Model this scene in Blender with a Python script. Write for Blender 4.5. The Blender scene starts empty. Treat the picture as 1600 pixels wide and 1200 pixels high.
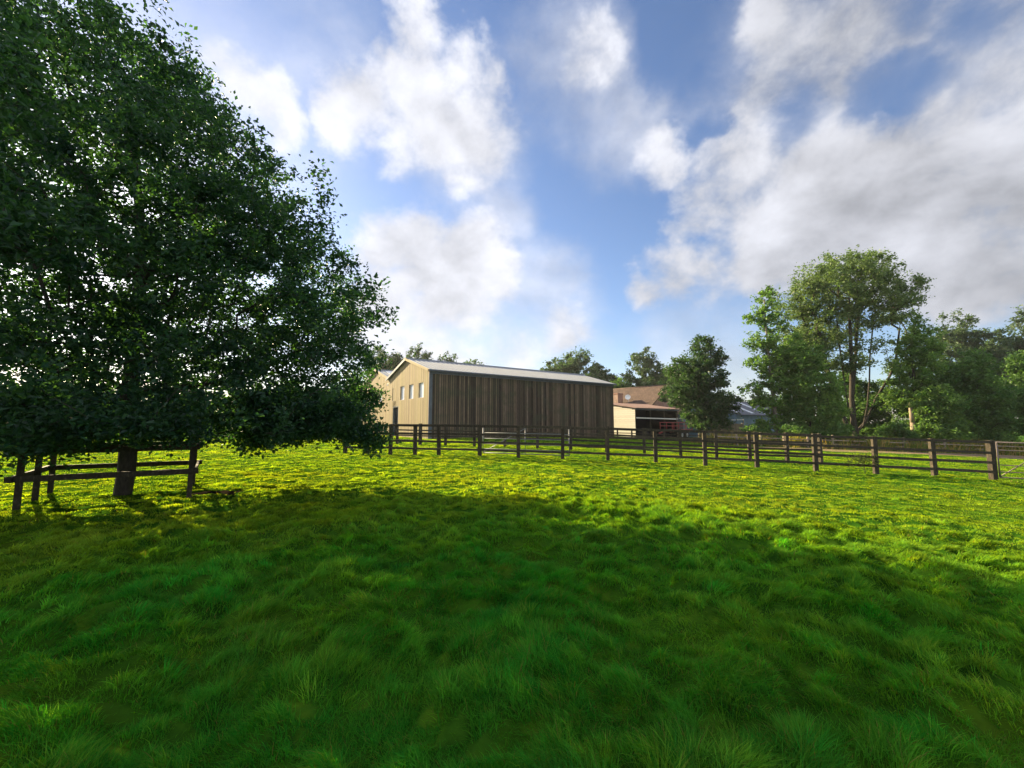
import bpy, math, random
import numpy as np
from mathutils import Vector

random.seed(7)
scene = bpy.context.scene
COL = scene.collection
R = math.radians
T = R(5.28)
F = 649.0
EYE = 1.50
SUN_AZ, SUN_EL = R(-50.0), R(21.0)           # azimuth from +Y, negative = towards -X

# ------------------------------------------------------------------ noise / terrain
def _hash(ix, iy, seed):
    h = (ix.astype(np.int64) * 374761393 + iy.astype(np.int64) * 668265263 + seed * 974634777) & 0xffffffff
    h = ((h ^ (h >> 13)) * 1274126177) & 0xffffffff
    h = h ^ (h >> 16)
    return (h & 0xffffff) / float(0xffffff)

def vnoise(x, y, seed=0):
    ix = np.floor(x); iy = np.floor(y)
    fx = x - ix; fy = y - iy
    fx = fx * fx * (3 - 2 * fx); fy = fy * fy * (3 - 2 * fy)
    a = _hash(ix, iy, seed); b = _hash(ix + 1, iy, seed)
    c = _hash(ix, iy + 1, seed); d = _hash(ix + 1, iy + 1, seed)
    return (a * (1 - fx) + b * fx) * (1 - fy) + (c * (1 - fx) + d * fx) * fy

def fbm(x, y, seed=0, octv=4):
    s = 0; a = .5; t = 0
    for i in range(octv):
        s = s + a * vnoise(x * 2 ** i + 17.3 * i, y * 2 ** i - 9.1 * i, seed + i); t += a; a *= .5
    return s / t

def sstep(a, b, x):
    t = np.clip((x - a) / (b - a), 0, 1)
    return t * t * (3 - 2 * t)

def terr0(x, y):
    x = np.asarray(x, float); y = np.asarray(y, float)
    xx = np.minimum(x, 70)
    z = -.034 * 3 * np.logaddexp(0, (xx - 1) / 3) + .14 * sstep(6, 18, y)
    return z

def bump(x, y):
    fade = 1 - sstep(25, 60, np.hypot(x, y))
    return fade * ((fbm(x / 2.3, y / 2.3, 11, 3) - .5) * .10 + (hum(x, y) - .5) * .14 * (1 - .68 * sstep(5, 12, np.hypot(x, y))))

def hum(x, y):
    # small hummocks of the sward, 0 in the hollows, 1 on the tops
    wx = x + .12 * (vnoise(x * 5, y * 5, 61) - .5); wy = y + .12 * (vnoise(x * 5, y * 5, 62) - .5)
    a = vnoise(wx / .17, wy / .14, 63); b = vnoise(wx / .40, wy / .32, 64); c = vnoise(wx / 1.3, wy / 1.1, 65)
    return sstep(.30, .72, .50 * a + .34 * b + .16 * c)

def terr(x, y):
    return terr0(x, y) + bump(np.asarray(x, float), np.asarray(y, float))

def tz(x, y):
    return float(terr(np.array([x]), np.array([y]))[0])

# ------------------------------------------------------------------ object helpers
def tag(o, label=None, cat=None, group=None, kind=None):
    if label: o['label'] = label
    if cat: o['category'] = cat
    if group: o['group'] = group
    if kind: o['kind'] = kind
    return o

def link(o, parent=None):
    COL.objects.link(o)
    if parent is not None: o.parent = parent
    return o

def thing(name, label, cat, loc, rz=0, group=None):
    o = bpy.data.objects.new(name, None)
    o.empty_display_size = .3
    link(o); o.location = loc; o.rotation_euler = (0, 0, rz)
    return tag(o, label, cat, group)

def mesh_np(name, verts, faces, mat, parent=None, tint=None, smooth=False):
    """verts (N,3); faces: list of int arrays (M,k) of mixed k; tint (N,3)"""
    me = bpy.data.meshes.new(name)
    verts = np.ascontiguousarray(verts, np.float32)
    if not isinstance(faces, list): faces = [faces]
    faces = [f for f in faces if len(f)]
    loops = np.concatenate([f.ravel() for f in faces]).astype(np.int32)
    tot = np.concatenate([np.full(len(f), f.shape[1], np.int32) for f in faces])
    start = np.concatenate([[0], np.cumsum(tot)[:-1]]).astype(np.int32)
    me.vertices.add(len(verts)); me.vertices.foreach_set('co', verts.ravel())
    me.loops.add(len(loops)); me.loops.foreach_set('vertex_index', loops)
    me.polygons.add(len(tot)); me.polygons.foreach_set('loop_start', start)
    me.polygons.foreach_set('use_smooth', np.full(len(tot), bool(smooth)))
    if tint is not None:
        at = me.attributes.new('tint', 'FLOAT_COLOR', 'POINT')
        c = np.ones((len(verts), 4), np.float32); c[:, :3] = tint
        at.data.foreach_set('color', c.ravel())
    me.update(calc_edges=True); me.validate()
    me.materials.append(mat)
    o = bpy.data.objects.new(name, me)
    return link(o, parent)

class MB:
    """collects boxes, bars and tubes and links them as one mesh"""
    def __init__(s): s.v = []; s.f4 = []; s.f3 = []; s.t = []; s.n = 0
    def raw(s, v, f4=(), f3=(), t=1.0):
        v = np.asarray(v, float)
        if len(f4): s.f4.append(np.asarray(f4) + s.n)
        if len(f3): s.f3.append(np.asarray(f3) + s.n)
        s.v.append(v); s.t.append(np.tile(np.broadcast_to(np.asarray(t, float), (3,)), (len(v), 1))); s.n += len(v)
        return s
    def hexa(s, c, t=1.0):
        return s.raw(c, [(0, 3, 2, 1), (4, 5, 6, 7), (0, 1, 5, 4), (1, 2, 6, 5), (2, 3, 7, 6), (3, 0, 4, 7)], t=t)
    def box(s, x0, x1, y0, y1, z0, z1, t=1.0):
        return s.hexa([(x0, y0, z0), (x1, y0, z0), (x1, y1, z0), (x0, y1, z0), (x0, y0, z1), (x1, y0, z1), (x1, y1, z1), (x0, y1, z1)], t)
    def bar(s, a, b, w, h, up=(0, 0, 1), t=1.0, taper=1.0):
        a = np.array(a, float); b = np.array(b, float); d = b - a; d /= np.linalg.norm(d)
        u = np.array(up, float); sd = np.cross(d, u); sd /= np.linalg.norm(sd); u = np.cross(sd, d)
        q = lambda p, k: [p - sd * w / 2 * k - u * h / 2 * k, p + sd * w / 2 * k - u * h / 2 * k, p + sd * w / 2 * k + u * h / 2 * k, p - sd * w / 2 * k + u * h / 2 * k]
        return s.hexa(q(a, 1) + q(b, taper), t)
    def tube(s, a, b, r0, r1=None, n=8, t=1.0):
        r1 = r0 if r1 is None else r1
        a = np.array(a, float); b = np.array(b, float); d = b - a; d /= np.linalg.norm(d)
        ref = np.array((0, 0, 1.)) if abs(d[2]) < .9 else np.array((1., 0, 0))
        u = np.cross(d, ref); u /= np.linalg.norm(u); w = np.cross(d, u)
        ang = np.arange(n) * 2 * math.pi / n
        ring = np.cos(ang)[:, None] * u + np.sin(ang)[:, None] * w
        v = np.vstack([a + ring * r0, b + ring * r1, [a], [b]])
        i = np.arange(n); j = (i + 1) % n
        return s.raw(v, np.stack([i, i + n, j + n, j], 1), np.vstack([np.stack([i, j, np.full(n, 2 * n)], 1), np.stack([j + n, i + n, np.full(n, 2 * n + 1)], 1)]), t)
    def poly(s, pts, th, nrm, t=1.0):
        """flat polygon extruded by th along nrm (quads or pentagons fan)"""
        p = np.array(pts, float); q = p + np.array(nrm, float) * th; n = len(p)
        f3 = [(0, k + 1, k) for k in range(1, n - 1)] + [(n, n + k, n + k + 1) for k in range(1, n - 1)]
        f4 = [(k, (k + 1) % n, n + (k + 1) % n, n + k) for k in range(n)]
        return s.raw(np.vstack([p, q]), f4, f3, t)
    def build(s, name, mat, parent=None, smooth=False):
        faces = []
        if s.f4: faces.append(np.vstack(s.f4))
        if s.f3: faces.append(np.vstack(s.f3))
        return mesh_np(name, np.vstack(s.v), faces, mat, parent, np.vstack(s.t), smooth)

# ------------------------------------------------------------------ materials
def new_mat(name):
    m = bpy.data.materials.new(name); m.use_nodes = True
    nt = m.node_tree; nt.nodes.clear()
    out = nt.nodes.new('ShaderNodeOutputMaterial')
    return m, nt, out

def N(nt, typ, **kw):
    n = nt.nodes.new(typ)
    for k, v in kw.items():
        if k == 'inp':
            for i, val in v.items():
                if hasattr(val, 'is_output'): nt.links.new(val, n.inputs[i])
                else: n.inputs[i].default_value = val
        else: setattr(n, k, v)
    return n

def mixc(nt, a, b, fac, mode='MIX'):
    n = nt.nodes.new('ShaderNodeMix'); n.data_type = 'RGBA'; n.blend_type = mode
    for idx, v in ((0, fac), (6, a), (7, b)):
        if hasattr(v, 'is_output'): nt.links.new(v, n.inputs[idx])
        else: n.inputs[idx].default_value = v if idx == 0 else (tuple(v) + (1,) if len(v) == 3 else v)
    return n.outputs[2]

def ramp(nt, fac, stops):
    n = nt.nodes.new('ShaderNodeValToRGB'); nt.links.new(fac, n.inputs[0])
    e = n.color_ramp.elements
    while len(e) < len(stops): e.new(.5)
    for k, (p, c) in enumerate(stops):
        e[k].position = p; e[k].color = tuple(c) + (1,) if len(c) == 3 else c
    return n.outputs[0]

def noise(nt, vec, scale, detail=4, rough=.55, dist=0.0):
    n = N(nt, 'ShaderNodeTexNoise', inp={'Scale': scale, 'Detail': detail, 'Roughness': rough, 'Distortion': dist})
    if vec is not None: nt.links.new(vec, n.inputs['Vector'])
    return n.outputs['Fac']

def mapped(nt, scale=(1, 1, 1), coord='Object'):
    tc = N(nt, 'ShaderNodeTexCoord'); mp = N(nt, 'ShaderNodeMapping')
    nt.links.new(tc.outputs[coord], mp.inputs[0]); mp.inputs['Scale'].default_value = scale
    return mp.outputs[0]

def attr(nt): return N(nt, 'ShaderNodeAttribute', attribute_name='tint').outputs['Color']

def leaf_mat(name, trans=.45, rough=.45, spec=.25, tgain=(1.3, 1.45, .7)):
    m, nt, out = new_mat(name)
    c = attr(nt)
    p = N(nt, 'ShaderNodeBsdfPrincipled', inp={'Base Color': c, 'Roughness': rough, 'Specular IOR Level': spec})
    tc = mixc(nt, c, tgain, 1.0, 'MULTIPLY')
    tr = N(nt, 'ShaderNodeBsdfTranslucent', inp={'Color': tc})
    mx = N(nt, 'ShaderNodeMixShader', inp={0: trans, 1: p.outputs[0], 2: tr.outputs[0]})
    nt.links.new(mx.outputs[0], out.inputs[0])
    return m

def wood_mat(name, stops, scale=(3, 3, .6), rough=.85, stain=None, bump=.25):
    m, nt, out = new_mat(name)
    v = mapped(nt, scale)
    f = noise(nt, v, 6, 6, .65, .4)
    c = ramp(nt, f, stops)
    c = mixc(nt, c, attr(nt), 1.0, 'MULTIPLY')
    if stain:
        g = noise(nt, mapped(nt, (.25, .25, .3)), 2.2, 5, .6)
        g = ramp(nt, g, [(.48, (0, 0, 0)), (.72, (1, 1, 1))])
        c = mixc(nt, c, stain, g)
    p = N(nt, 'ShaderNodeBsdfPrincipled', inp={'Base Color': c, 'Roughness': rough, 'Specular IOR Level': .2})
    b = N(nt, 'ShaderNodeBump', inp={'Strength': bump, 'Distance': .01, 'Height': f})
    nt.links.new(b.outputs[0], p.inputs['Normal'])
    nt.links.new(p.outputs[0], out.inputs[0])
    return m

def plain_mat(name, col, rough=.6, metal=0.0, var=.25, scale=3.0, spec=.4):
    m, nt, out = new_mat(name)
    f = noise(nt, mapped(nt), scale, 6, .6)
    lo = tuple(x * (1 - var) for x in col); hi = tuple(min(1, x * (1 + var)) for x in col)
    c = ramp(nt, f, [(.3, lo), (.7, hi)])
    c = mixc(nt, c, attr(nt), 1.0, 'MULTIPLY')
    p = N(nt, 'ShaderNodeBsdfPrincipled', inp={'Base Color': c, 'Roughness': rough, 'Metallic': metal, 'Specular IOR Level': spec})
    nt.links.new(p.outputs[0], out.inputs[0])
    return m

def tile_mat(name, c1, c2, mortar, scale, bw, bh, vecscale=(1, 1, 1), swap=None, msize=.02):
    m, nt, out = new_mat(name)
    tc = N(nt, 'ShaderNodeTexCoord')
    v = tc.outputs['Object']
    if swap:
        sx = N(nt, 'ShaderNodeSeparateXYZ', inp={0: v}); cb = N(nt, 'ShaderNodeCombineXYZ')
        for k, a in enumerate(swap):
            if a is not None: nt.links.new(sx.outputs[a], cb.inputs[k])
        v = cb.outputs[0]
    b = N(nt, 'ShaderNodeTexBrick', inp={'Vector': v, 'Color1': c1 + (1,), 'Color2': c2 + (1,), 'Mortar': mortar + (1,), 'Scale': scale,
                                         'Mortar Size': msize, 'Brick Width': bw, 'Row Height': bh})
    f = noise(nt, tc.outputs['Object'], 1.3, 6, .65)
    c = mixc(nt, b.outputs[0], ramp(nt, f, [(.3, (.6, .6, .6)), (.7, (1.2, 1.15, 1.1))]), 1.0, 'MULTIPLY')
    p = N(nt, 'ShaderNodeBsdfPrincipled', inp={'Base Color': c, 'Roughness': .85, 'Specular IOR Level': .2})
    nt.links.new(p.outputs[0], out.inputs[0])
    return m

M = {}
M['leaf_main'] = leaf_mat('foliage_dark_oak', .48, .42, .30, (2.3, 2.3, .6))
M['leaf'] = leaf_mat('foliage_mid', .42, .5, .25)
M['blade'] = leaf_mat('grass_blades', .56, .65, .0, (1.70, 1.45, .30))
M['bark'] = wood_mat('bark', [(.3, (.022, .019, .015)), (.7, (.062, .053, .040))], (6, 6, 1.5), .9, bump=.6)
M['bark_pale'] = wood_mat('pale_bark', [(.3, (.10, .085, .065)), (.7, (.22, .19, .15))], (6, 6, 1.5), .9, bump=.6)
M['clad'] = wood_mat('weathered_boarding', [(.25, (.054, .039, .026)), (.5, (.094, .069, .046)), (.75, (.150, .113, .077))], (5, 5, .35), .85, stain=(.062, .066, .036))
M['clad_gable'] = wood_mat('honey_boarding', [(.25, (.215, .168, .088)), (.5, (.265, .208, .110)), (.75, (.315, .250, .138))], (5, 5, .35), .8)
M['fence'] = wood_mat('fence_timber', [(.25, (.018, .015, .010)), (.55, (.044, .036, .024)), (.8, (.15, .118, .074))], (4, 4, 2), .85, bump=.4)
M['fence_grey'] = wood_mat('grey_fence_timber', [(.25, (.14, .11, .08)), (.8, (.34, .27, .19))], (4, 4, 2), .85)
M['dark'] = plain_mat('dark_interior', (.012, .012, .013), .9)
M['slate_trim'] = plain_mat('slate_trim', (.045, .06, .075), .45)
M['roof_metal'] = plain_mat('pale_metal_roof', (.26, .28, .305), .6, .1, .10, 1.2)
M['rooflight'] = plain_mat('translucent_rooflight', (.42, .45, .47), .25, 0, .06)
M['pane'] = plain_mat('pale_pane', (.82, .82, .83), .25, 0, .08, 2, .6)
M['frame'] = plain_mat('window_frame', (.30, .25, .18), .6)
M['galv'] = plain_mat('galvanised_steel', (.13, .14, .145), .45, .2, .2, 8)
M['gate_rust'] = plain_mat('dull_gate_steel', (.16, .13, .11), .55, .4, .25, 8)
M['tile'] = tile_mat('brown_roof_tiles', (.085, .056, .043), (.112, .075, .058), (.042, .03, .024), 1.0, .30, .22, swap=(1, 2, None))
M['brick'] = tile_mat('red_brick', (.36, .12, .075), (.44, .17, .10), (.32, .27, .22), 1.0, .23, .08, swap=(0, 2, None))
M['sheet_red'] = plain_mat('reddish_sheet_roof', (.24, .165, .15), .9, 0, .15, 1.5)
M['white_board'] = wood_mat('cream_boarding', [(.25, (.50, .46, .38)), (.75, (.72, .68, .58))], (.4, .4, 5), .7)
M['blue_wall'] = plain_mat('blue_grey_sheeting', (.09, .155, .20), .6, 0, .15, 1.0)
M['grey_roof'] = plain_mat('grey_sheet_roof', (.085, .09, .105), .7, 0, .3, 1.2)
M['red_paint'] = plain_mat('red_paint', (.34, .05, .045), .5, 0, .25, 3)
M['rubber'] = plain_mat('tyre_rubber', (.02, .02, .02), .85)
M['white_paint'] = plain_mat('white_paint', (.78, .76, .70), .5, 0, .06)
M['soil'] = plain_mat('bare_soil', (.020, .015, .011), 1.0, 0, .4, 6, 0.0)

def ground_mat():
    m, nt, out = new_mat('pasture_ground')
    v = mapped(nt, (1, 1, 1))
    a = noise(nt, v, .35, 5, .6); b = noise(nt, v, 3.5, 6, .65)
    c = ramp(nt, b, [(.3, (.010, .040, .004)), (.55, (.030, .088, .006)), (.8, (.080, .140, .008))])
    c = mixc(nt, c, (.120, .150, .008), ramp(nt, a, [(.5, (0, 0, 0)), (.75, (.5, .5, .5))]))
    # brown trodden strip in front of the far paddock fence
    sx = N(nt, 'ShaderNodeSeparateXYZ', inp={0: v})
    wob = N(nt, 'ShaderNodeMath', operation='MULTIPLY_ADD', inp={0: a, 1: 6.0, 2: sx.outputs[1]})
    band = N(nt, 'ShaderNodeMapRange', interpolation_type='SMOOTHSTEP', inp={0: wob.outputs[0], 1: 33.2, 2: 34.6})
    band2 = N(nt, 'ShaderNodeMapRange', interpolation_type='SMOOTHSTEP', inp={0: wob.outputs[0], 1: 38.0, 2: 39.5, 3: 1, 4: 0})
    xm = N(nt, 'ShaderNodeMapRange', interpolation_type='SMOOTHSTEP', inp={0: sx.outputs[0], 1: 17.0, 2: 22.0})
    k = N(nt, 'ShaderNodeMath', operation='MULTIPLY', inp={0: band.outputs[0], 1: band2.outputs[0]})
    k = N(nt, 'ShaderNodeMath', operation='MULTIPLY', inp={0: k.outputs[0], 1: xm.outputs[0]})
    c = mixc(nt, c, ramp(nt, b, [(.3, (.13, .09, .055)), (.7, (.26, .19, .12))]), k.outputs[0])
    p = N(nt, 'ShaderNodeBsdfPrincipled', inp={'Base Color': c, 'Roughness': 1.0, 'Specular IOR Level': 0.0})
    bp = N(nt, 'ShaderNodeBump', inp={'Strength': .6, 'Distance': .06, 'Height': b})
    nt.links.new(bp.outputs[0], p.inputs['Normal'])
    nt.links.new(p.outputs[0], out.inputs[0])
    return m

# ------------------------------------------------------------------ ground
def graded(lo, hi, dlo, dhi, step, grow):
    a = list(np.arange(dlo, dhi + 1e-6, step))
    s = step; x = a[-1]
    while x < hi: s *= grow; x += s; a.append(x)
    s = step; x = a[0]; pre = []
    while x > lo: s *= grow; x -= s; pre.append(x)
    return np.array(pre[::-1] + a)

gx = graded(-700, 700, -13, 20, .13, 1.13)
gy = graded(-60, 1200, .5, 22, .13, 1.12)
X, Y = np.meshgrid(gx, gy)
Z = terr(X, Y)
nx, ny = len(gx), len(gy)
ii, jj = np.meshgrid(np.arange(nx - 1), np.arange(ny - 1))
q = (jj * nx + ii).ravel()
o = mesh_np('ground', np.stack([X.ravel(), Y.ravel(), Z.ravel()], 1), np.stack([q, q + 1, q + nx + 1, q + nx], 1), ground_mat(), smooth=True)
tag(o, kind='structure')

# ------------------------------------------------------------------ grass
def blades(n, r0, r1, half, seed, seg, dens_r, name, label):
    rng = np.random.default_rng(seed)
    # radial density  ~ r / (1+(r/dens_r)^2)
    rr = np.linspace(r0, r1, 4000)
    pdf = rr / (1 + (rr / dens_r) ** 2); cdf = np.cumsum(pdf); cdf /= cdf[-1]
    bpt = 46
    nt_ = int(n * .50 / bpt); nb = n - nt_ * bpt
    rc = np.interp(rng.random(nt_), cdf, rr); tc_ = (rng.random(nt_) * 2 - 1) * half
    cx_ = rc * np.sin(tc_); cy_ = rc * np.cos(tc_)
    # tufts grow taller on the hummocks
    rank = hum(cx_, cy_)
    sg = (.022 + .030 * rng.random(nt_)) * np.maximum(1, rc / 9)
    tl = rng.random(nt_) * 6.28 * .35 + (fbm(cx_ / 1.3, cy_ / 1.3, 41, 2) * 2) * 2 * math.pi
    ti = np.repeat(np.arange(nt_), bpt)
    ox = rng.normal(0, 1, nt_ * bpt); oy = rng.normal(0, 1, nt_ * bpt)
    xt = cx_[ti] + ox * sg[ti]; yt = cy_[ti] + oy * sg[ti]
    r2 = np.interp(rng.random(nb), cdf, rr); t2 = (rng.random(nb) * 2 - 1) * half
    x = np.concatenate([xt, r2 * np.sin(t2)]); y = np.concatenate([yt, r2 * np.cos(t2)])
    n = len(x); r = np.hypot(x, y)
    t_h = np.concatenate([((.30 + 1.0 * rank) * (.7 + .6 * rng.random(nt_)))[ti], np.full(nb, .38)])
    t_v = np.concatenate([rng.normal(0, 1, nt_)[ti], np.zeros(nb)]); t_b = np.concatenate([rng.normal(0, 1, nt_)[ti], rng.normal(0, .4, nb)])
    ra = rng.random(nb) * 6.28
    dx = np.concatenate([np.cos(tl)[ti] * 1.0 + ox * .55 + rng.normal(0, .35, nt_ * bpt), np.cos(ra)])
    dy = np.concatenate([np.sin(tl)[ti] * 1.0 + oy * .55 + rng.normal(0, .35, nt_ * bpt), np.sin(ra)])
    angs = np.arctan2(dy, dx)
    # keep off the bare soil by the guard and the trodden strip
    keep = ~((x > 19) & (y > 28.8) & (y < 35.5) & (rng.random(n) < .85))
    keep &= (rng.random(n) < .82 + .18 * hum(x, y)) | (r > 10)
    keep &= ~((np.hypot((x + 6.15) / .75, (y - 8.9) / .28) < 1 + .5 * (vnoise(x * 4, y * 4, 3) - .5)) & (rng.random(n) < .93))
    x, y, r, t_h, t_v, t_b, angs = (q_[keep] for q_ in (x, y, r, t_h, t_v, t_b, angs)); n = len(x)
    z = terr(x, y)
    big = fbm(x / 2.6, y / 2.6, 33, 3)
    graze = 1 - .45 * sstep(6, 14, r)
    h = (.024 + .052 * t_h * (.5 + big)) * graze * (.65 + .6 * rng.random(n))
    ang = angs
    bend = .40 + .80 * rng.random(n)
    w = (.0026 + .0020 * rng.random(n)) * np.maximum(1, r / 2.9)
    d = np.stack([np.cos(ang), np.sin(ang), np.zeros(n)], 1)
    sa = ang + math.pi / 2 + rng.normal(0, .6, n)
    sd = np.stack([np.cos(sa), np.sin(sa), np.zeros(n)], 1)
    root = np.stack([x, y, z - .006], 1)
    ts = {2: [0, .55, 1], 3: [0, .38, .74, 1]}[seg]
    V = []
    for k, t in enumerate(ts):
        c = root + d * (h * bend * t * t)[:, None] + np.array((0, 0, 1.)) * (h * (t - .38 * bend * t * t))[:, None]
        if t < 1:
            ww = (w * (1 - t) ** .55 * (1 if t else .8))[:, None]
            V += [c - sd * ww * .5, c + sd * ww * .5]
        else: V.append(c)
    nv = len(V)
    V = np.stack(V, 1).reshape(-1, 3)
    b = np.arange(n) * nv
    quads = [np.stack([b + 2 * k, b + 2 * k + 1, b + 2 * k + 3, b + 2 * k + 2], 1) for k in range(seg - 1)]
    tri = np.stack([b + nv - 3, b + nv - 2, b + nv - 1], 1)
    # colour: green with yellower patches, some dry blades
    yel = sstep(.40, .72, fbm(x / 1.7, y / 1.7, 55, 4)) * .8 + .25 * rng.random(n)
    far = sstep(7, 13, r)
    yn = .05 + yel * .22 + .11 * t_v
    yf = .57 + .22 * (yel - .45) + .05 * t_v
    yel = np.clip(yn + (yf - yn) * sstep(4.0, 10, r), 0, 1)  # sunlit yellow painted into blade colour with distance, past the tree's shade
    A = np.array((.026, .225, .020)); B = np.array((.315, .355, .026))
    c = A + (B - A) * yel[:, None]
    c *= ((.75 + .5 * rng.random(n)) * np.clip(1 + .26 * t_b, .45, 1.7))[:, None]
    blue = .7 * sstep(.55, .8, fbm(x / .6, y / .6, 77, 2))
    c = c * (1 - .35 * blue[:, None]) + np.array((.020, .140, .030)) * (.35 * blue[:, None])
    dry = rng.random(n) < (.012 + .04 * sstep(.55, .7, fbm(x / 1.1, y / 1.1, 91, 3)) + .02 * far)
    c[dry] = np.array((.20, .17, .05)) * (.7 + .5 * rng.random((dry.sum(), 1)))
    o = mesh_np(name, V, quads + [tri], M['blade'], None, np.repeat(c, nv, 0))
    return tag(o, label, 'grass', kind='stuff')

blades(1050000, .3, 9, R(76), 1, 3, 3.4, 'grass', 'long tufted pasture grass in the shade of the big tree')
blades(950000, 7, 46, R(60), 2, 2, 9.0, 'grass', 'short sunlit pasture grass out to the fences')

# ------------------------------------------------------------------ trees
def rot_frames(n, rng, upbias):
    nrm = rng.normal(0, 1, (n, 3)); nrm[:, 2] = np.abs(nrm[:, 2]) + upbias
    nrm /= np.linalg.norm(nrm, axis=1)[:, None]
    t = rng.normal(0, 1, (n, 3)); t -= nrm * (t * nrm).sum(1)[:, None]
    t /= np.linalg.norm(t, axis=1)[:, None]
    return nrm, t, np.cross(nrm, t)

def leaf_mesh(name, pos, size, aspect, cols, mat, parent, rng, upbias=.4):
    n = len(pos)
    nrm, t, s = rot_frames(n, rng, upbias)
    L = (size * (.65 + .7 * rng.random(n)))[:, None]
    W = L * aspect * .5
    fold = nrm * (W * .45)
    v = np.stack([pos - t * L * .5, pos + s * W + fold - t * L * .05, pos + t * L * .5 - nrm * L * .1, pos - s * W + fold - t * L * .05], 1).reshape(-1, 3)
    b = np.arange(n)[:, None] * 4
    f = np.concatenate([b + np.array([[0, 1, 2]]), b + np.array([[0, 2, 3]])])
    return mesh_np(name, v, f, mat, parent, np.repeat(cols, 4, 0))

def grow(trunk, tips, r_base, rng, step, zpen=.6, stems=()):
    """greedy skeleton: every tip joins the nearest node already grown"""
    nodes = [np.array(p, float) for p in trunk]; par = [-1] + list(range(len(trunk) - 1)); main = len(trunk)
    for at_, path_ in stems:
        pv = at_
        for p in path_:
            par.append(pv); pv = len(nodes); nodes.append(np.array(p, float))
    pl = np.zeros(len(nodes))
    for i in range(1, len(nodes)): pl[i] = pl[par[i]] + np.linalg.norm(nodes[i] - nodes[par[i]])
    top = nodes[-1]
    d0 = np.min(np.stack([np.linalg.norm(tips - p, axis=1) for p in nodes]), 0)
    order = np.argsort(d0)
    cap = len(tips) * 14 + 100
    P = np.zeros((cap, 3)); P[:len(nodes)] = nodes; n = len(nodes)
    path = np.zeros(cap); path[:n] = pl
    start = max(1, int(len(trunk) * .3))
    tipnode = []
    for k in order:
        tp = tips[k]
        dv = tp - P[start:n]
        dist = np.linalg.norm(dv, axis=1)
        cost = dist + .12 * path[start:n] + zpen * np.maximum(0, -dv[:, 2] + .25 * dist)
        j = int(np.argmin(cost)) + start
        dd = dist[j - start]
        m = max(1, min(10, int(dd / step)))
        a = P[j].copy(); prev = j
        sag = rng.normal(0, .07 * dd, 3); sag[2] += .10 * dd * (1 if tp[2] > a[2] else .3)
        for i in range(1, m + 1):
            t = i / m
            P[n] = a + (tp - a) * t + sag * math.sin(math.pi * t)
            path[n] = path[prev] + dd / m
            par.append(prev); prev = n; n += 1
        tipnode.append(prev)
    P = P[:n]; par = np.array(par)
    cnt = np.zeros(n); cnt[tipnode] = 1
    for i in range(n - 1, 0, -1): cnt[par[i]] += cnt[i]
    rad = r_base * np.sqrt(np.maximum(cnt, 1) / cnt.max())
    k = len(trunk)
    rad[:k] = np.maximum(rad[:k], r_base * np.linspace(1, .35, k))
    return P, par, rad, np.array(tipnode)

def tube_mesh(name, P, par, rad, mat, parent, rmin, sides=6):
    i = np.arange(1, len(P)); keep = rad[i] > rmin; i = i[keep]
    A = P[par[i]]; B = P[i]; rb = rad[i]
    ra = np.minimum(rad[par[i]], rb * 1.35)
    d = B - A; ln = np.linalg.norm(d, axis=1); ok = ln > 1e-5
    A, B, d, ra, rb, ln = A[ok], B[ok], d[ok], ra[ok], rb[ok], ln[ok]
    d /= ln[:, None]
    ref = np.where(np.abs(d[:, 2:3]) < .9, np.array([[0, 0, 1.]]), np.array([[1., 0, 0]]))
    u = np.cross(d, ref); u /= np.linalg.norm(u, axis=1)[:, None]; w = np.cross(d, u)
    a = np.arange(sides) * 2 * math.pi / sides
    ring = np.cos(a)[None, :, None] * u[:, None] + np.sin(a)[None, :, None] * w[:, None]
    V = np.concatenate([A[:, None] + ring * ra[:, None, None], (B + d * rb[:, None] * .3)[:, None] + ring * rb[:, None, None]], 1)
    n = len(A); b = (np.arange(n) * 2 * sides)[:, None]
    k = np.arange(sides); k2 = (k + 1) % sides
    f = np.stack([b + k, b + k2, b + k2 + sides, b + k + sides], 2).reshape(-1, 4)
    return mesh_np(name, V.reshape(-1, 3), f, mat, parent, np.ones((n * 2 * sides, 3)), smooth=True)

def blob_tips(n, blobs, rng, shell=.5):
    """tips in a union of ellipsoids (cx,cy,cz,rx,ry,rz)"""
    B = np.array(blobs, float); vol = B[:, 3] * B[:, 4] * B[:, 5]; vol = vol ** .75
    k = rng.choice(len(B), n, p=vol / vol.sum())
    v = rng.normal(0, 1, (n, 3)); v /= np.linalg.norm(v, axis=1)[:, None]
    r = rng.random(n) ** (1 / 3 * shell)
    return B[k, :3] + v * r[:, None] * B[k, 3:]

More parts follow.
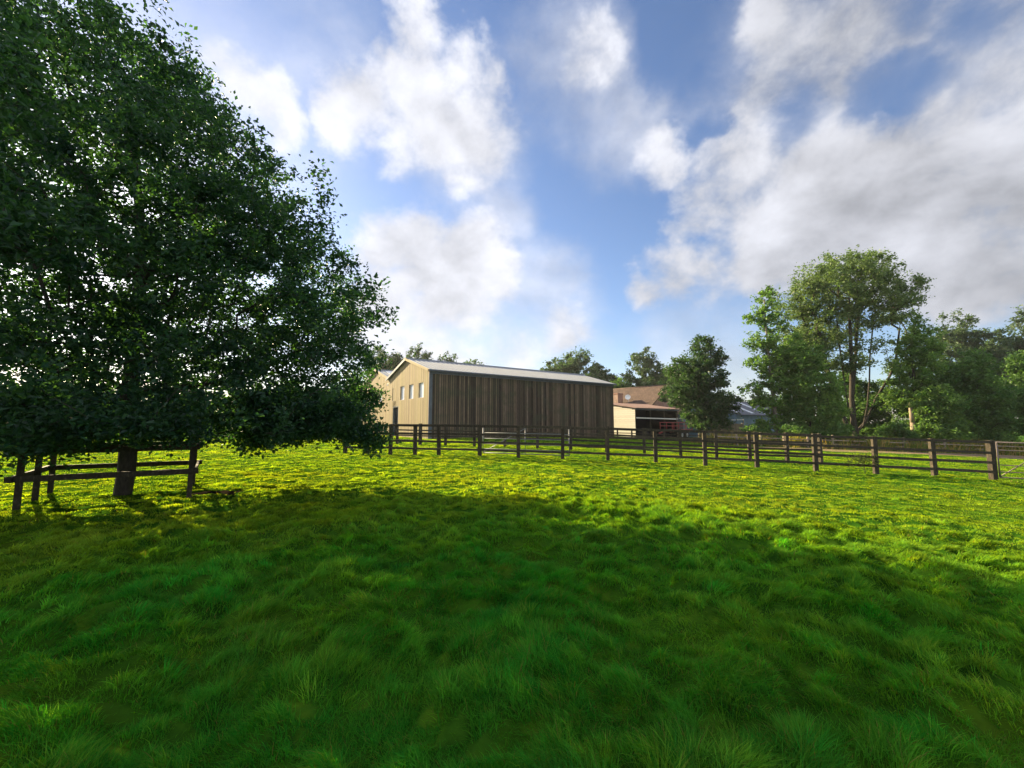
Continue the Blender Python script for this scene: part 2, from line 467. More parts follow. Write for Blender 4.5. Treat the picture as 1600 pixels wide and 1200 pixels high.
def tree(name, label, cat, loc, trunk, tips, r_base, per, leaf, aspect, spray, colA, colB, seed, group=None, leafm='leaf', bark='bark',
         step=.5, rmin=.004, sides=6, upbias=.4, zpen=.6, jitter=.5, hue=.5, stems=()):
    rng = np.random.default_rng(seed)
    x, y = loc
    root = thing(name, label, cat, (x, y, tz(x, y) - .05), 0, group)
    P, par, rad, tn = grow(trunk, tips, r_base, rng, step, zpen, stems)
    tube_mesh('trunk', P, par, rad, M[bark], root, rmin, sides)
    tp = P[tn]; pp = P[par[tn]]
    d = tp - pp; ln = np.linalg.norm(d, axis=1)[:, None]; d = d / np.maximum(ln, 1e-6)
    d = d + rng.normal(0, .35, d.shape) + np.array((0, 0, .15)); d /= np.linalg.norm(d, axis=1)[:, None]
    n = len(tp)
    cnt = np.maximum(3, (per * (.45 + 1.1 * rng.random(n)))).astype(int)
    idx = np.repeat(np.arange(n), cnt); m = len(idx)
    t = rng.random(m) * 1.25 - .75
    sp = spray * (.6 + .8 * rng.random(n))[idx]
    off = rng.normal(0, 1, (m, 3)); off *= (sp * jitter * (.55 + .45 * np.cos(np.clip(t, -1, 1) * 1.6)))[:, None] * .55
    off[:, 2] *= .7
    pos = tp[idx] + d[idx] * (t * sp)[:, None] + off
    mixv = np.clip(rng.normal(.5, .22, n)[idx] * hue * 2 + rng.normal(0, .18, m), 0, 1)[:, None]
    c = np.array(colA) + (np.array(colB) - np.array(colA)) * mixv
    c = c * (.75 + .5 * rng.random((m, 1)))
    leaf_mesh('crown', pos, leaf, aspect, c, M[leafm], root, rng, upbias)
    return root

def profile_tips(n, prof, axis, rng, bias=.36, lump=.36, seed=3):
    hs = np.array([p[0] for p in prof]); rs = np.array([p[1] for p in prof])
    hh = np.linspace(hs[0], hs[-1], 600); rr = np.interp(hh, hs, rs)
    w = rr ** 1.5 + .12; c = np.cumsum(w); c /= c[-1]
    h = np.interp(rng.random(n), c, hh); a = rng.random(n) * 2 * math.pi
    Rr = np.interp(h, hs, rs)
    lumpy = 1 + lump * 2 * (fbm(a * 1.6 + 40, h * .75, seed, 3) - .5) + lump * 1.2 * (vnoise(a * 5, h * 2.2, seed + 9) - .5)
    r = Rr * lumpy * rng.random(n) ** bias
    ax = np.array([axis(q) for q in h])
    return np.stack([ax[:, 0] + r * np.cos(a), ax[:, 1] + r * np.sin(a), h + rng.normal(0, .12, n)], 1)

# --- the big shade tree on the left, inside its guard
rng = np.random.default_rng(5)
prof = [(.95, 3.0), (1.35, 4.0), (2.2, 4.3), (3.2, 4.4), (4.7, 4.7), (6, 4.3), (7.2, 3.7), (8.2, 3.1), (9.1, 2.5), (9.8, 1.7), (10.3, .4)]
axis = lambda h: (-.24 * max(0, h - 5.2), 0.0)
tips = profile_tips(3100, prof, axis, rng)
lowr = np.hypot(tips[:, 0], tips[:, 1]); skirt = blob_tips(250, [(3.9, .9, 1.6, .9, 1.2, .45), (4.65, .9, 1.25, .62, .8, .22), (4.0, 2.4, 2.15, .5, .5, .42), (3.9, 1.7, 1.7, .5, .5, .4), (3.1, .5, 1.7, 1.0, 1.3, .6)], rng, .8); skirt = np.vstack([skirt, blob_tips(210, [(.2, -2.2, 1.6, 2.8, 1.5, .55), (-1.6, -1.2, 1.7, 1.8, 1.6, .6)], rng, .8)]); skirt[:, 2] = np.maximum(skirt[:, 2], 1.10)
tips = tips[(lowr < 2.6 + (tips[:, 2] - .8) * 2.6) & (tips[:, 2] > .88)]; sd_ = tips[:, 0] * -.765 + tips[:, 1] * .644
tips = tips[(tips[:, 2] > 1.1 + .55 * np.maximum(0, sd_ - .6)) | (rng.random(len(tips)) < .10)]; tips = np.vstack([tips, skirt])
trunk = [(0, 0, 0), (.03, .02, .5), (.02, .03, 1.2), (-.03, .0, 2.2), (.02, -.04, 3.4), (-.02, .02, 4.8), (-.2, .03, 6.4), (-.6, 0, 8.2), (-.8, .02, 8.9), (-1.1, 0, 9.8)]
tree('shade_tree', 'huge dark leafy tree growing inside the square wooden guard', 'tree', (-8.05, 8.75), trunk, tips, .155, 64, .098, .56, .48,
     (.010, .036, .024), (.032, .080, .034), 11, leafm='leaf_main', step=.45, rmin=.003, upbias=.3)

def autotrunk(h, rng, lean=(0, 0), k=6, wob=.02):
    return [(lean[0] * t * h + rng.normal(0, wob * h) * (i > 0) * .5, lean[1] * t * h + rng.normal(0, wob * h) * (i > 0) * .5, t * h) for i, t in enumerate(np.linspace(0, 1, k))]

def px(p, d): return (p - 800) / F * d / 1.004

GREEN = ((.042, .105, .026), (.108, .190, .046))
BRIGHT = ((.054, .130, .028), (.158, .255, .055))
DARK = ((.020, .048, .018), (.055, .095, .028))
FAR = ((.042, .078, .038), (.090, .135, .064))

def simple_tree(name, label, pxc, D, top, width, bottom, seed, cols=GREEN, n=260, per=55, leaf=.24, spray=.7, rb=.25, group=None, cat='tree', shell=.6,
                blobs=None, bark='bark', step=1.0, lean=(0, 0), squash=1.0, k=5, depthr=None, rmin=.015):
    """top, bottom = heights above the local ground of the crown; width in metres"""
    rng = np.random.default_rng(seed)
    x = px(pxc, D)
    if blobs is None:
        hgt = top - bottom; blobs = []
        for i in range(k + 3):
            a = rng.random() * 6.28; t = (i + .5) / (k + 3)
            wid = width / 2 * math.sin(math.pi * (.22 + .70 * t)) ** .6
            rr = wid * (.50 + .22 * rng.random())
            off = max(0, wid - rr)
            blobs.append((math.cos(a) * off + lean[0] * t * top, math.sin(a) * off, bottom + hgt * (.12 + .76 * t), rr, rr, max(rr * .6, hgt / (k + 1)) * .85))
    tips = blob_tips(n, blobs, rng, shell)
    tips[:, 2] = np.clip(tips[:, 2], max(.15, bottom), top * 1.02)
    tr = autotrunk(top * .72, rng, lean, 7, .01)
    return tree(name, label, cat, (x, D), tr, tips, rb, per, leaf, .62, spray, cols[0], cols[1], seed + 100, group, bark=bark, step=step, rmin=rmin, sides=5)

# --- trees on the right
rng = np.random.default_rng(21)
bl = [(-4.2, 0, 12.5, 3.6, 3.6, 3.0), (-1.5, -1, 17.2, 4.2, 4, 3.2), (2.0, .5, 18.4, 4.0, 4, 3.0), (5.2, 0, 16.6, 2.6, 3, 2.3), (-4.6, .5, 15.8, 2.7, 3, 2.2), (3.2, -1, 14.6, 3.0, 3, 2.0),
      (6.6, .5, 14.8, 1.6, 2, 1.5), (-.5, 1.5, 13.4, 3.2, 3, 2.4), (-5.2, 0, 9.6, 2.6, 2.6, 2.4), (-2.2, .5, 9.6, 2.2, 2.4, 1.8), (2.2, .5, 10.6, 1.9, 2, 1.2), (5.6, 0, 11.4, 1.5, 1.5, .8), (7.2, 0, 12.6, 1.0, 1.2, .8), (4.6, 0, 8.6, 1.6, 1.4, .7), (0, 0, 8.6, 2.2, 2, 1.0), (-3.4, 0, 11, 2.6, 2.4, 1.6)]
tips = blob_tips(860, bl, rng, .8)
trunk = [(0, 0, 0), (0, 0, 1.5), (-.1, 0, 2.6), (-.1, 0, 5.2), (.1, 0, 7.5), (.2, 0, 10), (.3, 0, 13), (.4, 0, 16)]
stems = [(1, [(-.7, .2, 2.4), (-1.5, .3, 4.8), (-2.1, .3, 7.6), (-2.7, .2, 10.6), (-3.4, 0, 13.4)]), (2, [(-.7, -.2, 4.2), (-1.0, -.3, 7.0), (-1.2, -.3, 10.2), (-1.4, -.4, 14)]),
         (1, [(.8, -.1, 2.2), (1.5, 0, 4.4), (2.0, .1, 7), (2.4, .2, 10), (2.9, 0, 13.6)]), (1, [(1.2, .1, 2.6), (2.6, .1, 5.2), (4.2, 0, 7.6), (5.0, 0, 9.6), (5.6, 0, 12.6)]), (3, [(.7, .3, 8.2), (1.2, .4, 11.5), (1.6, .2, 15)])]
tree('tall_ash', 'tallest tree on the right with airy domed crown and bare forked limbs', 'tree', (px(1335, 44), 44), trunk, tips, .33, 56, .25, .6, .85,
     (.060, .105, .036), (.140, .195, .066), 31, bark='bark', step=.9, rmin=.018, sides=6, zpen=1.3, jitter=.62, stems=stems)
rng = np.random.default_rng(23)
bl = [(-.4, 0, 14.6, 1.1, 1.1, 1.5), (-1.4, 0, 12.7, 1.3, 1.1, .7), (.5, 0, 12.2, 1.3, 1.2, 1.1), (-.9, .3, 10.4, 1.6, 1.5, 1.0), (.9, 0, 9.2, 1.5, 1.5, 1.3), (-1.3, 0, 8.0, 1.3, 1.3, .8), (-2.2, 0, 5.6, 1.1, 1, .6), (.4, 0, 6.4, 1.6, 1.6, 1.3),
      (-1.0, 0, 4.0, 1.3, 1.3, .8), (.8, 0, 3.4, 1.5, 1.2, 1.0), (-.2, .5, 2.2, 1.4, 1.2, .8)]
tips = blob_tips(370, bl, rng, .8)
tree('slender_tree', 'slender upright tree with open sunlit foliage beside the tall airy tree', 'tree', (px(1213, 41), 41),
     [(0, 0, 0), (-.05, 0, 2), (-.15, 0, 4.5), (-.3, 0, 7), (-.4, 0, 9.5), (-.5, 0, 12), (-.5, 0, 14.5)], tips, .17, 42, .25, .6, .62,
     BRIGHT[0], BRIGHT[1], 33, bark='bark_pale', step=.8, rmin=.014, sides=5)

simple_tree('round_tree', 'dense dark round tree standing in front of the open farm shed', 1094, 47, 12.4, 8.6, .3, 41, ((.022, .056, .022), (.062, .115, .038)), 580, 56, .27, .80, .30, k=7, shell=.75)
simple_tree('bushy_tree', 'bright bushy tree filling the gap between the slender and tall trees', 1262, 40.5, 11.6, 6.6, .8, 42, BRIGHT, 460, 55, .26, .7, .2)
simple_tree('bushy_tree', 'dark green bushy tree low behind the stems of the tall tree', 1345, 47, 9.2, 6.8, .6, 43, GREEN, 330, 55, .27, .8, .2)
simple_tree('edge_tree', 'yellowish tree with loose feathery top right of the tall tree', 1432, 42, 14.2, 6.6, 1.0, 44, BRIGHT, 380, 48, .25, .8, .22, shell=.85)
simple_tree('edge_tree', 'broad mid-green tree in front of the dark far canopy', 1512, 41, 10.4, 7.4, .8, 45, GREEN, 460, 55, .27, .8, .22)
simple_tree('edge_tree', 'leafy tree at the right border behind the metal gate', 1605, 41, 10.6, 7.4, .6, 46, GREEN, 460, 55, .27, .8, .22)
simple_tree('edge_tree', 'bright sunlit low tree between the broad tree and the yellowish tree', 1470, 39, 6.6, 5.0, .4, 47, BRIGHT, 220, 50, .25, .7, .15)
far_r = 'dark trees rising beyond the right hand wood'
simple_tree('far_tree', 'leftmost of the dark far trees above the right wood', 1515, 74, 24.5, 14, 4, 51, FAR, 420, 48, .45, 1.3, .35, group=far_r)
simple_tree('far_tree', 'dark far tree at the right border above the right wood', 1605, 72, 24.5, 15, 4, 52, FAR, 440, 48, .45, 1.3, .35, group=far_r)
simple_tree('conifer', 'small dark pointed tree behind the blue-grey building', 1161, 84, 8.2, 5.2, 1, 53, DARK, 150, 45, .40, .9, .2)
simple_tree('far_tree', 'low far tree between the dark round tree and the pointed tree', 1128, 86, 9.5, 9, 1, 54, GREEN, 200, 45, .42, 1.1, .25)
simple_tree('far_tree', 'far tree just right of the small pointed tree', 1188, 80, 9.0, 9, 1, 55, FAR, 200, 45, .42, 1.1, .25)
simple_tree('far_tree', 'low far tree above the chimney at the barn end', 965, 82, 10.8, 9, 1, 56, GREEN, 200, 45, .42, 1.1, .25)
simple_tree('far_tree', 'bushy far tree filling the low gap right of the blue-grey building', 1236, 68, 8.0, 9, .2, 57, GREEN, 260, 45, .36, 1.0, .2)
# shrubs in front of the right wood
shr = 'shrubs along the edge of the right wood'
for i, (p, D, h, w, lab) in enumerate([
        (1176, 40.5, 1.7, 3.4, 'low tangled shrub below the blue-grey building'),
        (1238, 38.8, 2.1, 3.0, 'pale leafy shrub at the foot of the slender tree'),
        (1290, 38.6, 3.0, 3.4, 'rounded bright shrub under the bushy tree'),
        (1322, 39.5, 2.4, 2.6, 'shrub close to the trunk of the tall airy tree'),
        (1398, 39.3, 2.8, 3.2, 'shrub left of the broken timber post'),
        (1452, 38.9, 2.6, 3.4, 'shrub right of the broken timber post'),
        (1545, 38.9, 2.0, 4.2, 'low wide shrub behind the right end of the far paddock fence')]):
    simple_tree('shrub', lab, p, D, h, w, .1, 60 + i, BRIGHT if i % 2 else GREEN, 130, 45, .20, .5, .06, group=shr, cat='shrub', step=.6, rmin=.01)
# distant trees behind the farmyard and the barns
simple_tree('far_tree', 'rounded pale far tree above the right end of the barn roof', 892, 96, 19.4, 19, 3, 71, FAR, 480, 45, .5, 1.2, .4, shell=.8)
simple_tree('far_tree', 'small dark far tree between the barn roof end and the brown roof', 946, 90, 14.8, 9.0, 3, 72, DARK, 200, 45, .45, 1.1, .3)
simple_tree('far_tree', 'tall narrow far tree above the brown tiled roof', 1012, 92, 20.0, 10, 3, 73, FAR, 300, 45, .48, 1.1, .35)
simple_tree('far_tree', 'low dark far tree directly over the brown ridge left part', 985, 86, 13.6, 12, 2, 74, DARK, 220, 45, .45, 1.2, .3)
simple_tree('far_tree', 'low green far tree behind the dark round tree', 1045, 85, 13.0, 12, 2, 75, GREEN, 220, 45, .45, 1.2, .3)
simple_tree('far_tree', 'dark far tree peeping over the rear barn between tree crown and gable', 585, 88, 19.0, 14, 3, 76, DARK, 280, 45, .45, 1.2, .35)
simple_tree('far_tree', 'far tree just above the left barn ridge', 650, 92, 19.4, 13, 3, 77, DARK, 260, 45, .45, 1.2, .35)
simple_tree('far_tree', 'small far tree cresting the barn roof right of the gable peak', 694, 94, 17.6, 12, 3, 78, DARK, 200, 45, .45, 1.2, .35)
hl = 'field edge trees behind the big shade tree'
for i, (p, D, h, w) in enumerate([(470, 44, 6.0, 8), (380, 42, 5.0, 8), (280, 44, 5.6, 9), (180, 43, 5.0, 9), (70, 45, 6.0, 9), (-40, 44, 5.5, 9)]):
    simple_tree('hedge_tree', 'sunlit hedgerow tree glimpsed behind the big shade tree', p, D, h, w, .3, 80 + i, GREEN, 160, 45, .32, .9, .15, group=hl)
for p, D, h, w, lab, sd in [(868, 93, 15.4, 13, 'low dark far tree left of the rounded pale far tree', 101), (924, 89, 13.6, 11, 'dark far tree filling the dip beyond the barn roof end', 102),
                            (618, 86, 17.0, 12, 'dark far tree in the dip between the two barn ridges', 103), (735, 97, 17.2, 12, 'far tree barely showing over the middle of the barn roof', 104), (1040, 88, 14.2, 11, 'dark far tree between the tall narrow far tree and the dark round tree', 105)]:
    simple_tree('far_tree', lab, p, D, h, w, 2, sd, DARK if sd % 2 else FAR, 260, 45, .45, 1.2, .3)
# bushes close to the first fence
rng = np.random.default_rng(93)
bl = [(-.3, 0, .45, .45, .25, .28), (.15, 0, .55, .35, .25, .22)]
tips = blob_tips(60, bl, rng, .9); tips[:, 2] = np.maximum(tips[:, 2], .12)
tree('bush', 'small straggly weed bush growing through the lower fence rails', 'bush', (px(1346, 14.75), 14.75), autotrunk(.5, rng, (0, 0), 4, .02), tips, .012, 12, .06, .5, .16,
     (.06, .085, .02), (.12, .14, .04), 94, leafm='leaf', step=.15, rmin=.002, sides=4)

# tall rough grass / weeds before the right hand wood
def tall_grass():
    rng = np.random.default_rng(17); n = 42000
    x = rng.uniform(17, 54, n); y = 37.4 + rng.normal(0, .9, n) + (x < 24) * 1.0
    cl = fbm(x / 1.4, y / 1.0, 8, 3); k = cl > .40; x, y, cl = x[k], y[k], cl[k]; n = len(x)
    h = (.25 + 1.5 * sstep(.42, .75, cl) * rng.random(n)) * .8
    a = rng.random(n) * 6.28; w = .035 + .03 * rng.random(n); b = .35 * h
    root = np.stack([x, y, terr(x, y) - .02], 1); s = np.stack([np.cos(a), np.sin(a), 0 * a], 1)
    lean = rng.normal(0, 1, (n, 3)) * b[:, None]; lean[:, 2] = 0
    up = np.array((0, 0, 1.)) * h[:, None]
    V = np.stack([root - s * w[:, None] * .5, root + s * w[:, None] * .5, root + up * .6 + lean * .4 + s * w[:, None] * .5, root + up * .6 + lean * .4 - s * w[:, None] * .5, root + up + lean], 1).reshape(-1, 3)
    q = np.arange(n)[:, None] * 5
    c = np.where((rng.random(n) < .45)[:, None], np.array([[.30, .24, .11]]), np.array([[.10, .15, .035]])) * (.7 + .5 * rng.random((n, 1)))
    o = mesh_np('tall_grass', V, [q + np.array([[0, 1, 2, 3]]), q + np.array([[3, 2, 4]])], M['blade'], None, np.repeat(c, 5, 0))
    tag(o, 'tall rough grass and weeds along the far paddock fence', 'tall grass', kind='stuff')
tall_grass()

# ------------------------------------------------------------------ fences
def fence(name, label, pts, h, rails, group=None, mat='fence', pw=.13, rail_h=.085, rail_t=.038, span=2, side=-1, seed=0, extra=()):
    rng = np.random.default_rng(seed)
    x0, y0 = pts[0]
    t0 = lambda x, y: float(terr0(x, y))
    root = thing(name, label, 'fence', (x0, y0, t0(x0, y0)), 0, group)
    bz = root.location.z
    L = [np.array((x - x0, y - y0, t0(x, y) - bz)) for x, y in pts]
    for i, p in enumerate(L):
        d = L[min(i + 1, len(L) - 1)] - L[max(i - 1, 0)]; d[2] = 0; d /= np.linalg.norm(d)
        t = .8 + .4 * rng.random(); hh = h + rng.normal(0, .018); ln = rng.normal(0, .012, 2)
        w = pw * (1.0 + (.45 if i in extra else 0))
        b = MB(); b.bar(p + (0, 0, -.25), p + (ln[0], ln[1], hh), w, pw, up=d, t=t)
        b.build('post', M[mat], root)
    nrm = lambda d: np.array((d[1], -d[0], 0)) / np.hypot(d[0], d[1])
    for k, rz in enumerate(rails):
        off = k % span if span > 1 else 0
        i = 0
        while i < len(L) - 1:
            j = min(len(L) - 1, i + span) if not (i == 0 and off) else min(len(L) - 1, off)
            b = MB(); t = .75 + .5 * rng.random()
            for q in range(i, j):
                d = L[q + 1] - L[q]; o = nrm(d) * side * (pw / 2 + rail_t / 2 + .001)
                a = L[q] + o + (0, 0, rz + rng.normal(0, .008)); c = L[q + 1] + o + (0, 0, rz + rng.normal(0, .008))
                e = (c - a) / np.linalg.norm(c - a) * .0
                b.bar(a - e, c + e, rail_t, rail_h, t=t)
            b.build('rail', M[mat], root)
            i = j
    return root

f1x = [-7.4, -6.35, -5.276, -4.16, -3.10, -1.345, .264, 2.02, 3.76, 5.52, 7.26, 9.01, 10.9, 12.74, 14.46, 16.1]
f1 = [(x, 17.205 - .1916 * x) for x in f1x]
fence('paddock_fence', 'nearest dark timber fence of four rails running across the whole field', f1, 1.30, (1.24, .90, .58, .27), 'timber rail fences', side=1, seed=1, extra=(5, 15))
f2 = [(-7.4, 27.0), (-5.7, 26.0), (-4.0, 25.2), (-2.2, 24.5), (-.4, 23.8), (1.4, 23.0), (3.1, 22.2), (4.8, 21.3), (6.5, 20.6), (8.0, 19.9), (9.4, 19.3), (10.7, 18.9), (12.3, 18.8), (14.1, 19.2)]
fence('paddock_fence', 'second timber fence running behind the nearest fence below the barn', f2, 1.28, (1.22, .88, .55, .25), 'timber rail fences', seed=2, extra=(1,), side=1)
f3 = [(px(p, 36.5), 36.5) for p in (1117, 1150, 1187, 1223, 1260, 1299, 1350, 1409, 1473, 1549, 1620)]
fence('paddock_fence', 'pale weathered fence standing in tall grass below the right wood', f3, 1.15, (1.08, .72, .38), 'timber rail fences', 'fence_grey', seed=3, side=1)
f4 = [(px(p, 44), 44 + k * .15) for k, p in enumerate((940, 965, 988, 1012, 1040, 1075, 1117))]
fence('paddock_fence', 'short dark fence between barn end and cream shed', f4, 1.12, (1.02, .6), 'timber rail fences', seed=4, side=1)
f5 = [(14.1, 19.2), (15.4, 21.0), (16.8, 23), (18.4, 25.2), (20.1, 27.6), (22.0, 30.2), (24.2, 33.3), (26.2, 36.2)]
# tree guard: square frame of posts with two rails per side
gr = thing('tree_guard', 'low square wooden guard of posts and two rails round the big tree', 'tree guard', (-8.3, 8.7, tz(-8.3, 8.7)))
g0 = np.array((-8.3, 8.7)); gz = gr.location.z
gc = [(-8.4, 7.2), (-6.25, 8.2), (-7.55, 10.0), (-9.6, 8.8)]
mid = (-9.0, 8.0)
rngg = np.random.default_rng(4)
for x, y in gc + [mid]:
    b = MB(); z = tz(x, y) - gz
    b.bar((x - g0[0], y - g0[1], z - .25), (x - g0[0] + .01, y - g0[1], z + 1.08), .08, .08, up=(.8, .6, 0), t=.8); b.build('post', M['fence'], gr)
for k in range(4):
    a = np.array(gc[k]); c = np.array(gc[(k + 1) % 4]); d = (c - a) / np.linalg.norm(c - a); nn = np.array((d[1], -d[0])) * .078
    for rz in (.98, .52):
        if k == 2 and rz > .9: pass
        pa = a - d * .14 + nn - g0; pb = c + d * .14 + nn - g0
        b = MB(); dz = .012 if k % 2 else -.012
        b.bar((pa[0], pa[1], tz(*a) - gz + rz + dz * 0), (pb[0], pb[1], tz(*c) - gz + rz), .04, .10, t=.85); b.build('rail', M['fence'], gr)

# field gates
def gate(label, a, b_, h, mat, nb=5, brace=True, group='metal field gates', lift=.10):
    a = np.array(a, float); b_ = np.array(b_, float)
    root = thing('field_gate', label, 'gate', (a[0], a[1], tz(*a)), 0, group)
    d = np.array((b_[0] - a[0], b_[1] - a[1], tz(*b_) - tz(*a)))
    up = np.array((0, 0, 1.)); r = .021
    fr = MB()
    fr.tube(up * lift, up * (lift + h), r); fr.tube(d + up * lift, d + up * (lift + h), r)
    fr.tube(up * (lift + h), d + up * (lift + h), r); fr.tube(up * lift, d + up * lift, r)
    fr.build('frame', M[mat], root, True)
    for k in range(1, nb):
        z = lift + h * (k / nb) ** 1.15
        q = MB(); q.tube(up * z, d + up * z, r * .75); q.build('bar', M[mat], root, True)
    if brace:
        q = MB(); q.tube(up * (lift + .02), d * .5 + up * (lift + h * .97), r * .75); q.tube(d * .5 + up * (lift + .02), d * .5 + up * (lift + h), r * .75); q.build('brace', M[mat], root, True)
    return root
gate('galvanised steel field gate behind the nearest fence below the barn wall', (px(755, 18.3), 18.3), (px(889, 17.5), 17.5), 1.12, 'galv')
gate('dull metal field gate hung on the double post at the right border', (16.30, 14.10), (19.4, 13.5), 1.16, 'gate_rust')
# broken timber post in the wood edge
q = thing('timber_post', 'thick broken reddish timber post among the shrubs', 'post', (px(1425, 39.8), 39.8, tz(px(1425, 39.8), 39.8)))
b = MB(); b.tube((0, 0, -.2), (.04, 0, 2.6), .22, .19, 9); b.tube((.04, 0, 2.6), (.0, .02, 4.1), .19, .15, 9); b.tube((0, .02, 4.1), (-.07, .02, 4.5), .12, .03, 7); b.build('shaft', M['fence_grey'], q, True)
# small heap of bare soil beside the guard
q = thing('soil_heap', 'low heap of bare brown soil beside the right guard post', 'soil', (-6.05, 8.9, tz(-6.05, 8.9)))
n = 18; th = np.linspace(0, 2 * math.pi, n, endpoint=False); v = [(0, 0, .055)]; 
rh = np.random.default_rng(8)
for rr, z in ((.4, .045), (.75, .02), (1.0, -.05)):
    for a in th: v.append((.72 * rr * math.cos(a) * (1 + .2 * rh.normal()), .30 * rr * math.sin(a) * (1 + .2 * rh.normal()), z + .012 * rh.normal()))
f3_ = [(0, 1 + k, 1 + (k + 1) % n) for k in range(n)]
f4_ = [(1 + r_ * n + k, 1 + (r_ + 1) * n + k, 1 + (r_ + 1) * n + (k + 1) % n, 1 + r_ * n + (k + 1) % n) for r_ in range(2) for k in range(n)]
mb = MB(); mb.raw(v, f4_, f3_); mb.build('earth', M['soil'], q, True)

# ------------------------------------------------------------------ barns
ROT = math.atan2(.584, .812)
def boards_along(mb, axis, a0, a1, fixed, zlo, ztop, rng, bw=.15, gap=.022, th=.03, holes=(), tvar=.5, out=-1):
    """vertical boards; axis 'x' or 'y'; ztop(a) gives the top; holes = (a0,a1,z0,z1)"""
    a = a0
    while a < a1 - .02:
        b = min(a + bw - gap, a1)
        t = 1 - tvar / 2 + tvar * rng.random()
        t = np.array((t, t * (1 + rng.normal(0, .02)), t * (1 + rng.normal(0, .04))))
        spans = [(zlo, None)]
        m = (a + b) / 2
        for h in holes:
            if h[0] < m < h[1]:
                spans = [s for s0 in spans for s in ((s0[0], h[2]), (h[3], s0[1])) if s[1] is None or s[1] - s[0] > .02]
        j = out * (th + .008 * rng.random())
        for z0, z1 in spans:
            ta, tb = (ztop(a), ztop(b)) if z1 is None else (z1, z1)
            if axis == 'x':
                y0, y1 = sorted((fixed, fixed + j))
                c = [(a, y0, z0), (b, y0, z0), (b, y1, z0), (a, y1, z0), (a, y0, ta), (b, y0, tb), (b, y1, tb), (a, y1, ta)]
            else:
                x0, x1 = sorted((fixed, fixed + j))
                c = [(x0, a, z0), (x1, a, z0), (x1, b, z0), (x0, b, z0), (x0, a, ta), (x1, a, ta), (x1, b, tb), (x0, b, tb)]
            mb.hexa(c, t)
        a += bw

